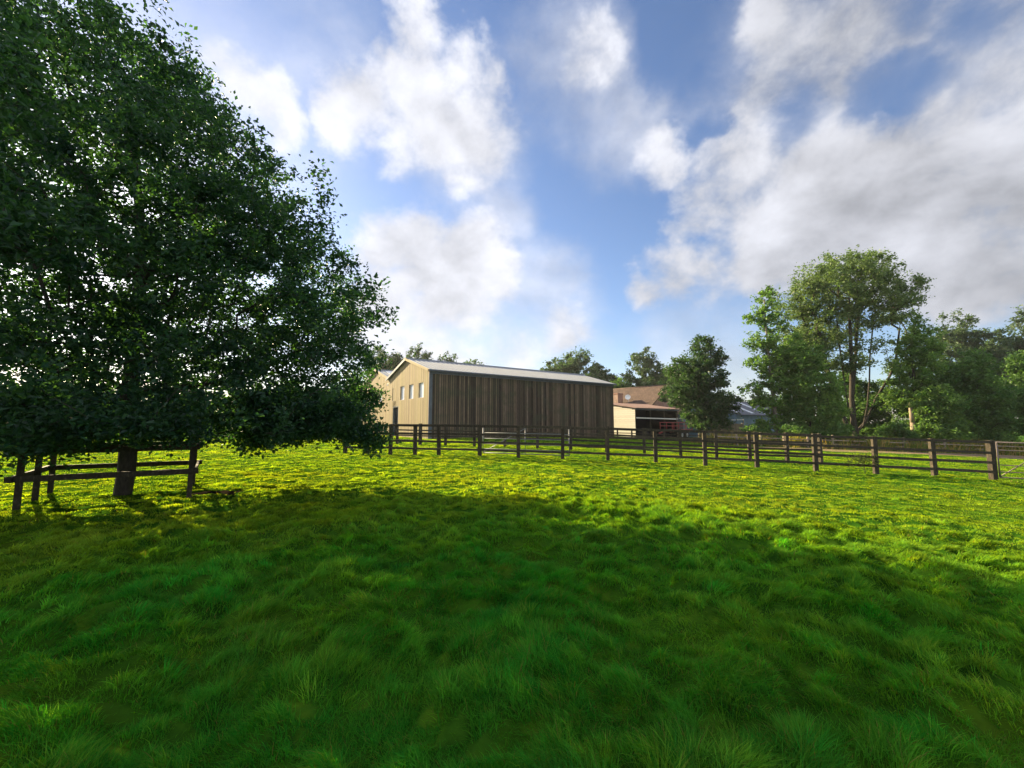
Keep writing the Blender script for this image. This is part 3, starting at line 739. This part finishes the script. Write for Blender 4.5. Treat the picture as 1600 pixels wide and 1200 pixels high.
def barn(label, local, length, width, eave, rise, holes, door, lights, seed, group, rib=True, front=True):
    """local origin = near eave corner; x along the long side, y along the gable"""
    rng = np.random.default_rng(seed)
    root = thing('timber_barn', label, 'barn', local, ROT, group)
    hw = width / 2
    rt = lambda y: eave + rise * (1 - abs(y - hw) / hw)
    zl = -.65
    hs = [(h[0], h[1], h[2], h[3]) for h in holes] + ([door] if door else [])
    # dark core behind the boards
    core = MB()
    yy = sorted({.12, width - .12, hw} | {v for h in hs for v in h[:2]})
    core.box(.10, length - .10, .10, width - .10, zl, eave - .05)
    core.poly([(.30, .12, eave - .05), (.30, width - .12, eave - .05), (.30, hw, eave + rise - .15)], length - .6, (1, 0, 0))
    # cut the openings: the core front sits 0.25 m back so the reveals stay open
    core = MB(); core.box(.26, length - .1, .05, width - .05, zl, eave - .05)
    core.poly([(.26, .12, eave - .051), (.26, width - .12, eave - .051), (.26, hw, eave + rise - .12)], length - .5, (1, 0, 0))
    core.build('inner_wall', M['dark'], root)
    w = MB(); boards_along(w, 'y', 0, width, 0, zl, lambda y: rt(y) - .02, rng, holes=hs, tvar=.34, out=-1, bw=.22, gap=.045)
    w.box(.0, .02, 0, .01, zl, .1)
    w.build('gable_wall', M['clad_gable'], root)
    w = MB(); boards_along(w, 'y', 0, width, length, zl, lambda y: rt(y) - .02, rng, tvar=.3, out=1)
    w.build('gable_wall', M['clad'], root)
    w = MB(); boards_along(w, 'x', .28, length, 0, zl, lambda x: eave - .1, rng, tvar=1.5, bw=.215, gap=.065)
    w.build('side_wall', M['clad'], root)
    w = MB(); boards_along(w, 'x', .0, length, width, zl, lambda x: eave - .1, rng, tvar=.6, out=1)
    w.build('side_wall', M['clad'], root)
    t = MB(); t.box(-.045, .27, -.055, -.004, zl, eave - .08); t.build('corner_trim', M['slate_trim'], root)
    # roof: two slopes with standing ribs
    for s in (0, 1):
        r = MB()
        y0, y1 = (-.30, hw) if s == 0 else (width + .30, hw)
        z0 = eave - .30 * rise / hw + .03; z1 = eave + rise + .03
        nrm = np.array((0, -rise if s == 0 else rise, hw)); nrm = nrm / np.linalg.norm(nrm)
        pts = [(-.22, y0, z0), (length + .22, y0, z0), (length + .22, y1, z1), (-.22, y1, z1)]
        if s: pts = pts[::-1]
        r.poly(pts, .05, nrm)
        if rib:
            for x in np.arange(-.1, length + .1, .5):
                r.bar(np.array((x, y0, z0)) + nrm * .065, np.array((x, y1, z1)) + nrm * .065, .05, .03, up=nrm, t=.92)
        ro = r.build('roof_slope', M['roof_metal'], root)
        if s == 0:
            for x in lights:
                q = MB(); p = lambda f: np.array((0, y0 + (y1 - y0) * f, z0 + (z1 - z0) * f))
                q.bar(np.array((x, 0, 0)) + p(.12) + nrm * .07, np.array((x, 0, 0)) + p(.9) + nrm * .07, .9, .05, up=nrm); q.build('rooflight', M['rooflight'], ro)
    rd = MB(); rd.bar((-.24, hw, eave + rise + .10), (length + .24, hw, eave + rise + .10), .36, .06); rd.build('ridge_cap', M['roof_metal'], root)
    # gutter along the near eave and barge boards on the gable
    g = MB(); g.bar((-.2, -.37, eave - .10), (length + .2, -.37, eave - .10), .14, .13); g.box(0.0, length, -.12, -.035, eave - .34, eave - .10); g.build('gutter', M['slate_trim'], root)
    for ya, yb in ((-.28, hw), (width + .28, hw)):
        q = MB(); q.bar((-.245, ya, eave - .30 * rise / hw + .0), (-.245, yb, eave + rise + .0), .03, .22); q.build('barge_board', M['slate_trim'] if ya > 1 else M['clad_gable'], root)
    # windows set back in reveals
    for h in holes:
        a0, a1, z0, z1 = h
        fr = MB(); th = .05
        fr.box(-.02, .11, a0, a0 + .03, z0, z1); fr.box(-.02, .11, a1 - .03, a1, z0, z1)
        fr.box(-.02, .11, a0 + .03, a1 - .03, z1 - .03, z1); fr.box(-.03, .11, a0 + .03, a1 - .03, z0, z0 + .03)
        fo = fr.build('window', M['frame'], root)
        p = MB(); p.box(.112, .14, a0, a1, z0, z1); p.build('pane', M['pane'], fo)
    if door:
        d = MB(); a0, a1, z0, z1 = door
        d.box(-.015, .2, a0, a0 + .06, z0, z1); d.box(-.015, .2, a1 - .06, a1, z0, z1); d.box(-.015, .2, a0 + .06, a1 - .06, z1 - .08, z1)
        do = d.build('door', M['slate_trim'], root)
        q = MB(); q.box(.205, .24, a0, a1, z0, z1); q.build('door_leaf', M['dark'], do)
    return root

zb = .13
barn('nearer timber-clad barn with long dark boarded side and four windows in its sunlit gable', (-7.0, 35.0, zb), 23.2, 10.06, 5.85, 1.48,
     [(a, a + 1.06, 3.50, 4.86) for a in (1.1, 3.35, 5.57, 7.70)], (7.05, 8.52, -.6, 2.95), [], 3, 'twin timber barns')
bx = (-7.0 + .812 * .35 - .584 * 10.16, 35.0 + .584 * .35 + .812 * 10.16, zb)
b2 = barn('rear timber-clad barn with three gable windows and striped rooflights half hidden by low branches', bx, 15.0, 10.0, 5.85, 1.48,
     [(a, a + 1.06, 3.50, 4.86) for a in (2.8, 5.1, 7.35)], None, list(np.arange(1.2, 14.5, 2.4)), 4, 'twin timber barns')
lm = MB(); lm.box(-.28, -.035, .25, .75, 5.25, 5.38, 1.0); lm.bar((-.035, .5, 5.30), (-.22, .5, 5.42), .05, .05); lm.build('lamp_bracket', M['slate_trim'], b2)

# ------------------------------------------------------------------ farmyard
L2 = np.array((.812, .584)); G2 = np.array((-.584, .812))
# cream shed with open front
sx, sy = 15.4, 52.0; sz = tz(sx, sy)
sh = thing('open_shed', 'cream boarded lean-to shed with dark open front and reddish sheet roof', 'shed', (sx, sy, sz), ROT)
rs = np.random.default_rng(6); E = 3.3 - sz
w = MB(); w.poly([(0, 0, -.5), (0, 0, E - .06), (0, 5.0, E + .69), (0, 5.0, -.5)], .03, (-1, 0, 0), .55)
for k in range(26):
    z0 = k * .24 - .4
    if z0 > E + .75: break
    z1 = min(z0 + .222, E + .78)
    y0 = max(0.0, (z1 - (E - .05)) / .15)
    if y0 < 5: w.box(-.056, -.031, y0, 4.9, z0, z1, .93 + .10 * rs.random())
w.build('end_wall', M['white_board'], sh)
w = MB(); w.box(0, 9, 5.0, 5.15, -.5, E + .6); w.box(8.9, 9, 0, 5.0, -.5, E); w.build('back_wall', M['dark'], sh)
r = MB(); nrm = np.array((0, -.15, 1)); nrm = nrm / np.linalg.norm(nrm); r.poly([(-.25, -.35, E - .05), (9.3, -.35, E - .05), (9.3, 5.4, E + .81), (-.25, 5.4, E + .81)], .07, nrm)
for x in np.arange(-.2, 9.3, .35): r.bar(np.array((x, -.35, E - .05)) + nrm * .08, np.array((x, 5.4, E + .81)) + nrm * .08, .07, .03, up=nrm)
r.build('roof', M['sheet_red'], sh)
f = MB(); f.bar((-.2, -.20, E - .15), (9.2, -.20, E - .15), .05, .16); f.build('fascia', M['slate_trim'], sh)
for x in (3.0, 6.0, 8.9):
    p = MB(); p.bar((x, 0, -.4), (x, 0, E - .1), .16, .16, up=(1, 0, 0)); p.build('post', M['fence'], sh)
p = MB(); p.bar((.05, -.12, 2.62 - .2), (8.9, -.12, 2.50 - .2), .05, .15); p.build('rail', M['white_paint'], sh)
# red trailer
tx, ty = sx + .812 * 6.2 + .584 * 1.6, sy + .584 * 6.2 - .812 * 1.6
tr = thing('farm_trailer', 'red farm trailer with raised side frames parked before the open shed', 'trailer', (tx, ty, tz(tx, ty)), ROT)
b = MB(); b.box(-2.3, 2.3, -.9, .9, .95, 1.15); b.build('bed', M['red_paint'], tr)
b = MB(); b.bar((-2.3, 0, 1.0), (-3.7, 0, .7), .14, .14); b.bar((2.2, -.5, .9), (-2.2, -.5, .9), .12, .16); b.bar((2.2, .5, .9), (-2.2, .5, .9), .12, .16); b.build('drawbar', M['red_paint'], tr)
for s in (-1, 1):
    b = MB(); y = .87 * s
    for x in (-2.2, -.8, .8, 2.2): b.bar((x, y, 1.15), (x, y, 2.05), .07, .07, up=(1, 0, 0))
    b.bar((-2.3, y, 2.05), (2.3, y, 2.05), .06, .10); b.bar((-2.3, y, 1.6), (2.3, y, 1.6), .05, .08); b.build('side_frame', M['red_paint'], tr)
    for x in (-.55, .55):
        wv = MB(); wv.tube((x, s * .95, .45), (x, s * 1.18, .45), .45, .45, 20); wo = wv.build('wheel', M['rubber'], tr, False)
        rm = MB(); rm.tube((x, s * 1.17, .45), (x, s * 1.20, .45), .22, .20, 14); rm.build('rim', M['white_paint'], wo)
q = thing('feed_bin', 'small pale grey feed bin at the right end of the open shed', 'bin', (sx + .812 * 8.7 + .584 * .9, sy + .584 * 8.7 - .812 * .9, sz - .1), ROT)
b = MB(); b.hexa([(-.4, -.35, 0), (.4, -.35, 0), (.4, .35, 0), (-.4, .35, 0), (-.5, -.45, 2.1), (.5, -.45, 2.1), (.5, .45, 2.1), (-.5, .45, 2.1)]); b.build('tub', M['galv'], q)
b = MB(); b.hexa([(-.54, -.49, 2.1), (.54, -.49, 2.1), (.54, .49, 2.1), (-.54, .49, 2.1), (-.3, -.25, 2.35), (.3, -.25, 2.35), (.3, .25, 2.35), (-.3, .25, 2.35)]); b.build('lid', M['slate_trim'], q)
# brown roofed house (ridge across)
HX, HY = 21.5, 68.0
hz = tz(HX, HY); EV = 3.5 - hz; RG = 7.2 - hz
hs_ = thing('brick_house', 'brick house with big brown tiled roof behind the cream shed', 'house', (HX, HY, hz), ROT)
b = MB(); b.box(-5, 5, -4.5, 9, -.5, EV); b.poly([(-4.9, -4.5, EV + .004), (4.9, -4.5, EV + .004), (0, -4.5, RG - .15)], 13.5, (0, 1, 0)); b.build('wall', M['brick'], hs_)
for s in (-1, 1):
    r = MB(); nrm = np.array((s * (RG - EV), 0, 5.0)); nrm /= np.linalg.norm(nrm)
    pts = [(s * 5.45, -4.9, EV - .3), (s * 5.45, 9.4, EV - .3), (0, 9.4, RG), (0, -4.9, RG)]
    if s < 0: pts = pts[::-1]
    r.poly(pts, .12, nrm); r.build('roof', M['tile'], hs_)
r = MB(); r.tube((0, -4.95, RG + .06), (0, 9.45, RG + .06), .16, .16, 8); r.build('ridge', M['tile'], hs_, True)
c = MB(); c.box(-5.3, -4.1, .8, 2.05, EV - 1, 5.95 - hz); c.box(-5.36, -4.04, .74, 2.11, 5.95 - hz, 6.1 - hz, 1.1); c.build('chimney', M['brick'], hs_)
d = MB(); n = 14; ctr = np.array((-4.75, -.7, 5.4 - hz)); ax = np.array((-.75, -.55, .3)); ax /= np.linalg.norm(ax)
u = np.cross(ax, (0, 0, 1)); u /= np.linalg.norm(u); vv = np.cross(u, ax); ring = [ctr + ax * .1 + .42 * (math.cos(a) * u + math.sin(a) * vv) for a in np.arange(n) * 6.2832 / n]
d.raw([ctr] + ring + [ctr - ax * .03] + [p - ax * .03 for p in ring], [(1 + k, n + 2 + k, n + 2 + (k + 1) % n, 1 + (k + 1) % n) for k in range(n)], [(0, 1 + k, 1 + (k + 1) % n) for k in range(n)] + [(n + 1, n + 2 + (k + 1) % n, n + 2 + k) for k in range(n)])
d.bar(ctr - ax * .03, ctr + np.array((.35, .1, -.75)), .05, .05); d.build('satellite_dish', M['white_paint'], hs_)
# blue-grey building
bx_, by_ = px(1152, 58), 58.0; bz_ = tz(bx_, by_)
bb = thing('blue_shed', 'long blue-grey sheeted farm building with grey roof and pale rooflights', 'shed', (bx_, by_, bz_), ROT)
EV = 2.66 - bz_; RG = 4.75 - bz_
b = MB(); b.box(0, 16, 0, 9, -.5, EV); b.poly([(0.005, 0, EV), (.005, 9, EV), (.005, 4.5, RG - .05)], 15.99, (1, 0, 0))
for x in np.arange(0.2, 16, .4): b.box(x, x + .06, -.03, 0.001, -.5, EV - .05, .9)
b.build('wall', M['blue_wall'], bb)
for s in (0, 1):
    r = MB(); y0 = -.35 if s == 0 else 9.35; z0 = EV - .35 * (RG - EV) / 4.5; nrm = np.array((0, -(RG - EV) if s == 0 else (RG - EV), 4.5)); nrm /= np.linalg.norm(nrm)
    pts = [(-.3, y0, z0), (16.3, y0, z0), (16.3, 4.5, RG), (-.3, 4.5, RG)]
    if s: pts = pts[::-1]
    r.poly(pts, .08, nrm); ro = r.build('roof', M['grey_roof'], bb)
    if s == 0:
        for x, fa, fb in ((.6, .08, .5), (1.2, .6, .92), (5.0, .1, .9), (9.2, .1, .9)):
            P0 = np.array((x, y0 + (4.5 - y0) * fa, z0 + (RG - z0) * fa)) + nrm * .1; P1 = np.array((x, y0 + (4.5 - y0) * fb, z0 + (RG - z0) * fb)) + nrm * .1
            q = MB(); q.bar(P0, P1, 1.0, .05, up=nrm); q.build('rooflight', M['rooflight'], ro)
# low board fence before it, and the white overhead line
q = thing('board_fence', 'short tan close-board fence below the blue-grey building', 'fence', (px(1112, 53), 53, tz(px(1112, 53), 53)))
b = MB(); 
for k in range(30): b.box(k * .13, k * .13 + .12, -.02, .02, 0, 2.0 + .03 * rs.normal(), .8 + .4 * rs.random())
b.build('panel', M['fence_grey'], q)
for k in (0, 1.95, 3.9):
    p = MB(); p.box(k - .06, k + .06, .021, .14, -.2, 2.1); p.build('post', M['fence_grey'], q)
a = np.array((px(1058, 54), 54, 2.05)); c = np.array((px(1162, 56), 56, 1.85))
q = thing('white_line', 'thin white line strung between the cream shed and the blue-grey building', 'line', tuple(a))
b = MB(); prev = np.zeros(3)
for t in np.linspace(0, 1, 9)[1:]:
    p = (c - a) * t + np.array((0, 0, -.12 * math.sin(math.pi * t))); b.tube(prev, p, .035, .035, 6); prev = p
b.build('cable', M['white_paint'], q)
for pt in (np.zeros(3), c - a):
    p = MB(); p.bar(pt + (0, .06, -3.2), pt + (0, .06, .1), .08, .08, up=(1, 0, 0)); p.build('post', M['fence_grey'], q)
# red roofed building far behind the bush
rx, ry = px(535, 66), 66.0; rz_ = tz(rx, ry)
q = thing('far_house', 'distant building with dark red roof glimpsed between the tree branches and rear barn', 'house', (rx, ry, rz_), ROT)
b = MB(); b.box(-5, 5, -4, 4, -.5, 4.2); b.poly([(-5, -4, 4.2), (-5, 4, 4.2), (-5, 0, 6.6)], 10, (1, 0, 0)); b.build('wall', M['white_board'], q)
for s in (-1, 1):
    nrm = np.array((0, s * 2.4, 4.0)); nrm /= np.linalg.norm(nrm); pts = [(-5.3, s * 4.4, 3.96), (5.3, s * 4.4, 3.96), (5.3, 0, 6.6), (-5.3, 0, 6.6)]
    if s > 0: pts = pts[::-1]
    r = MB(); r.poly(pts, .12, nrm); r.build('roof', M['tile'], q)

# ------------------------------------------------------------------ morning haze
hm = bpy.data.materials.new('morning_haze'); hm.use_nodes = True
nt = hm.node_tree; nt.nodes.clear(); out = nt.nodes.new('ShaderNodeOutputMaterial')
pv = N(nt, 'ShaderNodeVolumePrincipled', inp={'Color': (.95, .97, 1.0, 1), 'Density': .0002, 'Anisotropy': .35}); nt.links.new(pv.outputs[0], out.inputs['Volume'])
b = MB(); b.box(-900, 900, -120, 1700, -9, 27); o = b.build('haze', hm); tag(o, kind='stuff')

# ------------------------------------------------------------------ world
world = bpy.data.worlds.new('World'); scene.world = world; world.use_nodes = True
nt = world.node_tree; nt.nodes.clear()
out = nt.nodes.new('ShaderNodeOutputWorld'); bg = nt.nodes.new('ShaderNodeBackground')
nt.links.new(bg.outputs[0], out.inputs[0])
SKY_STR = .05
bg.inputs[1].default_value = SKY_STR
sky = N(nt, 'ShaderNodeTexSky', sky_type='NISHITA', sun_disc=False, sun_elevation=SUN_EL, sun_rotation=SUN_AZ, altitude=50, air_density=1.0, dust_density=.6, ozone_density=2.0)
tc = N(nt, 'ShaderNodeTexCoord'); D = tc.outputs['Generated']
def pixdir(x, y):
    a = (x - 800) / F; b = (600 - y) / F
    v = np.array((a, math.cos(T) - b * math.sin(T), math.sin(T) + b * math.cos(T))); return v / np.linalg.norm(v)
def mth(op, a, b=None, c=None, clamp=False):
    n = nt.nodes.new('ShaderNodeMath'); n.operation = op; n.use_clamp = clamp
    for k, v in enumerate((a, b, c)):
        if v is None: continue
        if hasattr(v, 'is_output'): nt.links.new(v, n.inputs[k])
        else: n.inputs[k].default_value = v
    return n.outputs[0]
def vdot(v, c):
    n = nt.nodes.new('ShaderNodeVectorMath'); n.operation = 'DOT_PRODUCT'; nt.links.new(v, n.inputs[0]); n.inputs[1].default_value = tuple(c); return n.outputs['Value']
wn = N(nt, 'ShaderNodeTexNoise', inp={'Scale': 6.0, 'Detail': 6, 'Roughness': .6}); nt.links.new(D, wn.inputs['Vector'])
wsub = N(nt, 'ShaderNodeVectorMath', operation='SUBTRACT', inp={0: wn.outputs['Color']}); wsub.inputs[1].default_value = (.5, .5, .5)
wmul = N(nt, 'ShaderNodeVectorMath', operation='SCALE', inp={0: wsub.outputs[0]}); wmul.inputs['Scale'].default_value = .15
wadd = N(nt, 'ShaderNodeVectorMath', operation='ADD', inp={0: wmul.outputs[0], 1: D})
DW = N(nt, 'ShaderNodeVectorMath', operation='NORMALIZE', inp={0: wadd.outputs[0]}).outputs[0]
def field(blobs):
    acc = None
    for x, y, r, wgt in blobs:
        c = pixdir(x, y); e = pixdir(x + r, y); e2 = pixdir(x, y + r)
        cr = (float(c @ e) + float(c @ e2)) / 2
        k = wgt / (1 - cr)
        s = mth('MULTIPLY_ADD', vdot(DW, c), k, -cr * k)          # wgt at centre, 0 at r
        acc = s if acc is None else mth('SMOOTH_MAX', acc, s, .25)
    return acc
thick = [(650, 45, 72, 1), (660, 110, 88, 1.1), (705, 170, 108, 1), (750, 215, 75, .8), (570, 175, 75, .9), (525, 195, 55, .9), (735, 130, 82, .9), (735, 265, 52, .8), (620, 220, 65, .7),
         (600, 400, 68, 1.1), (660, 410, 95, 1.2), (735, 400, 75, 1.1), (775, 425, 50, 1), (600, 470, 100, 1.1), (690, 480, 95, 1), (560, 520, 100, .8), (650, 525, 95, .7),
         (350, 95, 48, .8), (395, 150, 50, .8), (425, 200, 34, .6), (40, 280, 150, .7), (150, 330, 150, .6),
         (940, 78, 50, .5), (905, 95, 40, .3), (1230, 50, 110, .7), (1330, 70, 120, .7), (1190, 170, 100, .6), (1470, 60, 120, .5), (1570, 140, 100, .7), (1460, 260, 150, 1.2), (1300, 280, 130, 1.1), (1160, 265, 90, .9), (1050, 240, 62, .7),
         (1580, 300, 170, 1.3), (1400, 370, 150, 1.4), (1250, 370, 130, 1.3), (1120, 320, 90, 1), (1520, 420, 120, 1.2), (1330, 300, 150, 1.2), (1090, 425, 75, .9), (1010, 450, 52, 1), (1170, 420, 80, .9), (1650, 200, 200, 1), (1700, 380, 180, 1),
         (880, 525, 45, .6), (800, 530, 55, .45), (720, 565, 70, .5), (640, 550, 60, .5)]
thin = [(880, 110, 130, 1), (960, 190, 130, 1), (780, 330, 70, 1), (880, 435, 55, .9), (1100, 120, 120, .8), (1300, 170, 200, 1), (1500, 100, 200, 1), (740, 200, 150, 1), (480, 120, 170, .3), (820, 520, 150, .9), (700, 540, 190, 1), (450, 60, 200, .3), (250, 320, 200, .2), (1560, 500, 120, .6), (1100, 550, 160, .5)]
holes = [(1395, 145, 85, .75), (1440, 120, 50, .6), (1240, 185, 60, .5), (1500, 30, 60, .4), (1080, 80, 110, 1), (1100, 190, 50, .6)]
F1 = field(thick); F2 = field(thin); FH = field(holes)
sunv = np.array((math.sin(SUN_AZ) * math.cos(SUN_EL), math.cos(SUN_AZ) * math.cos(SUN_EL), math.sin(SUN_EL)))
def nz(vec, scale, detail, rough, dist=0):
    n = N(nt, 'ShaderNodeTexNoise', inp={'Scale': scale, 'Detail': detail, 'Roughness': rough, 'Distortion': dist}); nt.links.new(vec, n.inputs['Vector']); return n.outputs['Fac']
mp = N(nt, 'ShaderNodeMapping'); nt.links.new(D, mp.inputs[0]); mp.inputs['Scale'].default_value = (1, 1, 1.25)
DV = mp.outputs[0]
sh_ = N(nt, 'ShaderNodeVectorMath', operation='ADD'); nt.links.new(DV, sh_.inputs[0]); sh_.inputs[1].default_value = tuple(sunv * .035)
n1 = nz(DV, 6.5, 12, .60, .12); n1s = nz(sh_.outputs[0], 6.0, 5, .50, .2); n2 = nz(DV, 3.4, 10, .60, .12)
FHc = mth('MAXIMUM', FH, 0.0)
F1c = mth('SUBTRACT', mth('MAXIMUM', F1, -1.2), FHc)
d1 = mth('MULTIPLY_ADD', mth('SUBTRACT', n1, .5), 3.2, F1c)
mr = N(nt, 'ShaderNodeMapRange', interpolation_type='SMOOTHSTEP', inp={0: d1, 1: -.15, 2: .90}); a1 = mr.outputs[0]
F2c = mth('SUBTRACT', mth('MAXIMUM', F2, -1.2), FHc)
d2 = mth('MULTIPLY_ADD', mth('SUBTRACT', n2, .5), 3.0, F2c)
mr2 = N(nt, 'ShaderNodeMapRange', interpolation_type='SMOOTHSTEP', inp={0: d2, 1: -.2, 2: 1.4, 3: 0, 4: .62}); a2 = mr2.outputs[0]
alpha = mth('SUBTRACT', 1.0, mth('MULTIPLY', mth('SUBTRACT', 1.0, mth('MULTIPLY', a1, .96)), mth('SUBTRACT', 1.0, a2)))
# bright clouds added over and behind the viewer, unseen, to fill the shade
sy_ = N(nt, 'ShaderNodeSeparateXYZ', inp={0: D})
back = N(nt, 'ShaderNodeMapRange', interpolation_type='SMOOTHSTEP', inp={0: sy_.outputs[1], 1: .40, 2: -.05, 3: 0, 4: 1}).outputs[0]
d3 = N(nt, 'ShaderNodeMapRange', interpolation_type='SMOOTHSTEP', inp={0: n2, 1: .36, 2: .56}).outputs[0]
a3 = mth('MULTIPLY', back, d3)
alpha = mth('MAXIMUM', alpha, a3)
# cloud brightness: forward scattering near the sun, greyer in thick parts and away from it
ds = vdot(D, sunv)
toward = N(nt, 'ShaderNodeMapRange', interpolation_type='SMOOTHSTEP', inp={0: ds, 1: .1, 2: .98, 3: 0.0, 4: 1.0}).outputs[0]
relief = mth('MULTIPLY', mth('SUBTRACT', n1, n1s), 1.0)
thickness = N(nt, 'ShaderNodeMapRange', interpolation_type='SMOOTHSTEP', inp={0: d1, 1: .5, 2: 3.4}).outputs[0]
br = mth('ADD', mth('MULTIPLY_ADD', toward, .33, .675), relief)
br = mth('MULTIPLY_ADD', mth('SUBTRACT', n2, .5), .2, br)
br = mth('SUBTRACT', br, mth('MULTIPLY', thickness, .10))
br = mth('MAXIMUM', mth('MINIMUM', br, 1.12), .48)
glow = mth('POWER', mth('MAXIMUM', ds, 0.0), 60.0)
br = mth('MULTIPLY_ADD', glow, 2.0, br)
br = mth('MULTIPLY_ADD', a3, 1.15, br)  # the added unseen clouds are brightened further as fill light
CLOUD = .25
ccol = N(nt, 'ShaderNodeVectorMath', operation='SCALE'); ccol.inputs[0].default_value = (.92, .94, 1.02)
nt.links.new(mth('MULTIPLY', br, 1.0 / SKY_STR * CLOUD), ccol.inputs['Scale'])
SKYGAIN = (.88, .90, 1.01)
skc = mixc(nt, sky.outputs[0], SKYGAIN, 1.0, 'MULTIPLY')
fin = mixc(nt, skc, ccol.outputs[0], alpha)
nt.links.new(fin, bg.inputs[0])

# ------------------------------------------------------------------ sun, camera, render
sl = bpy.data.lights.new('sun', 'SUN'); sl.energy = 5.0; sl.angle = R(.5); sl.color = (1.0, .80, .48)
so = bpy.data.objects.new('sun', sl); link(so); so.rotation_euler = Vector(-sunv).to_track_quat('-Z', 'Y').to_euler(); so.location = (-30, 30, 40)
cam = bpy.data.cameras.new('camera'); cam.sensor_width = 36; cam.lens = F / 1600 * 36; cam.clip_start = .05; cam.clip_end = 3000
co = bpy.data.objects.new('camera', cam); link(co); co.location = (0, 0, EYE); co.rotation_euler = (R(90) + T, 0, 0)
scene.camera = co
scene.render.engine = 'CYCLES'
vs = scene.view_settings; vs.view_transform = 'Standard'; vs.look = 'None'; vs.gamma = 1; vs.exposure = 2.0; vs.use_curve_mapping = False
cy = scene.cycles
cy.max_bounces = 6; cy.diffuse_bounces = 3; cy.glossy_bounces = 2; cy.transmission_bounces = 4; cy.transparent_max_bounces = 4
cy.use_denoising = True
world.cycles.sampling_method = 'AUTOMATIC'
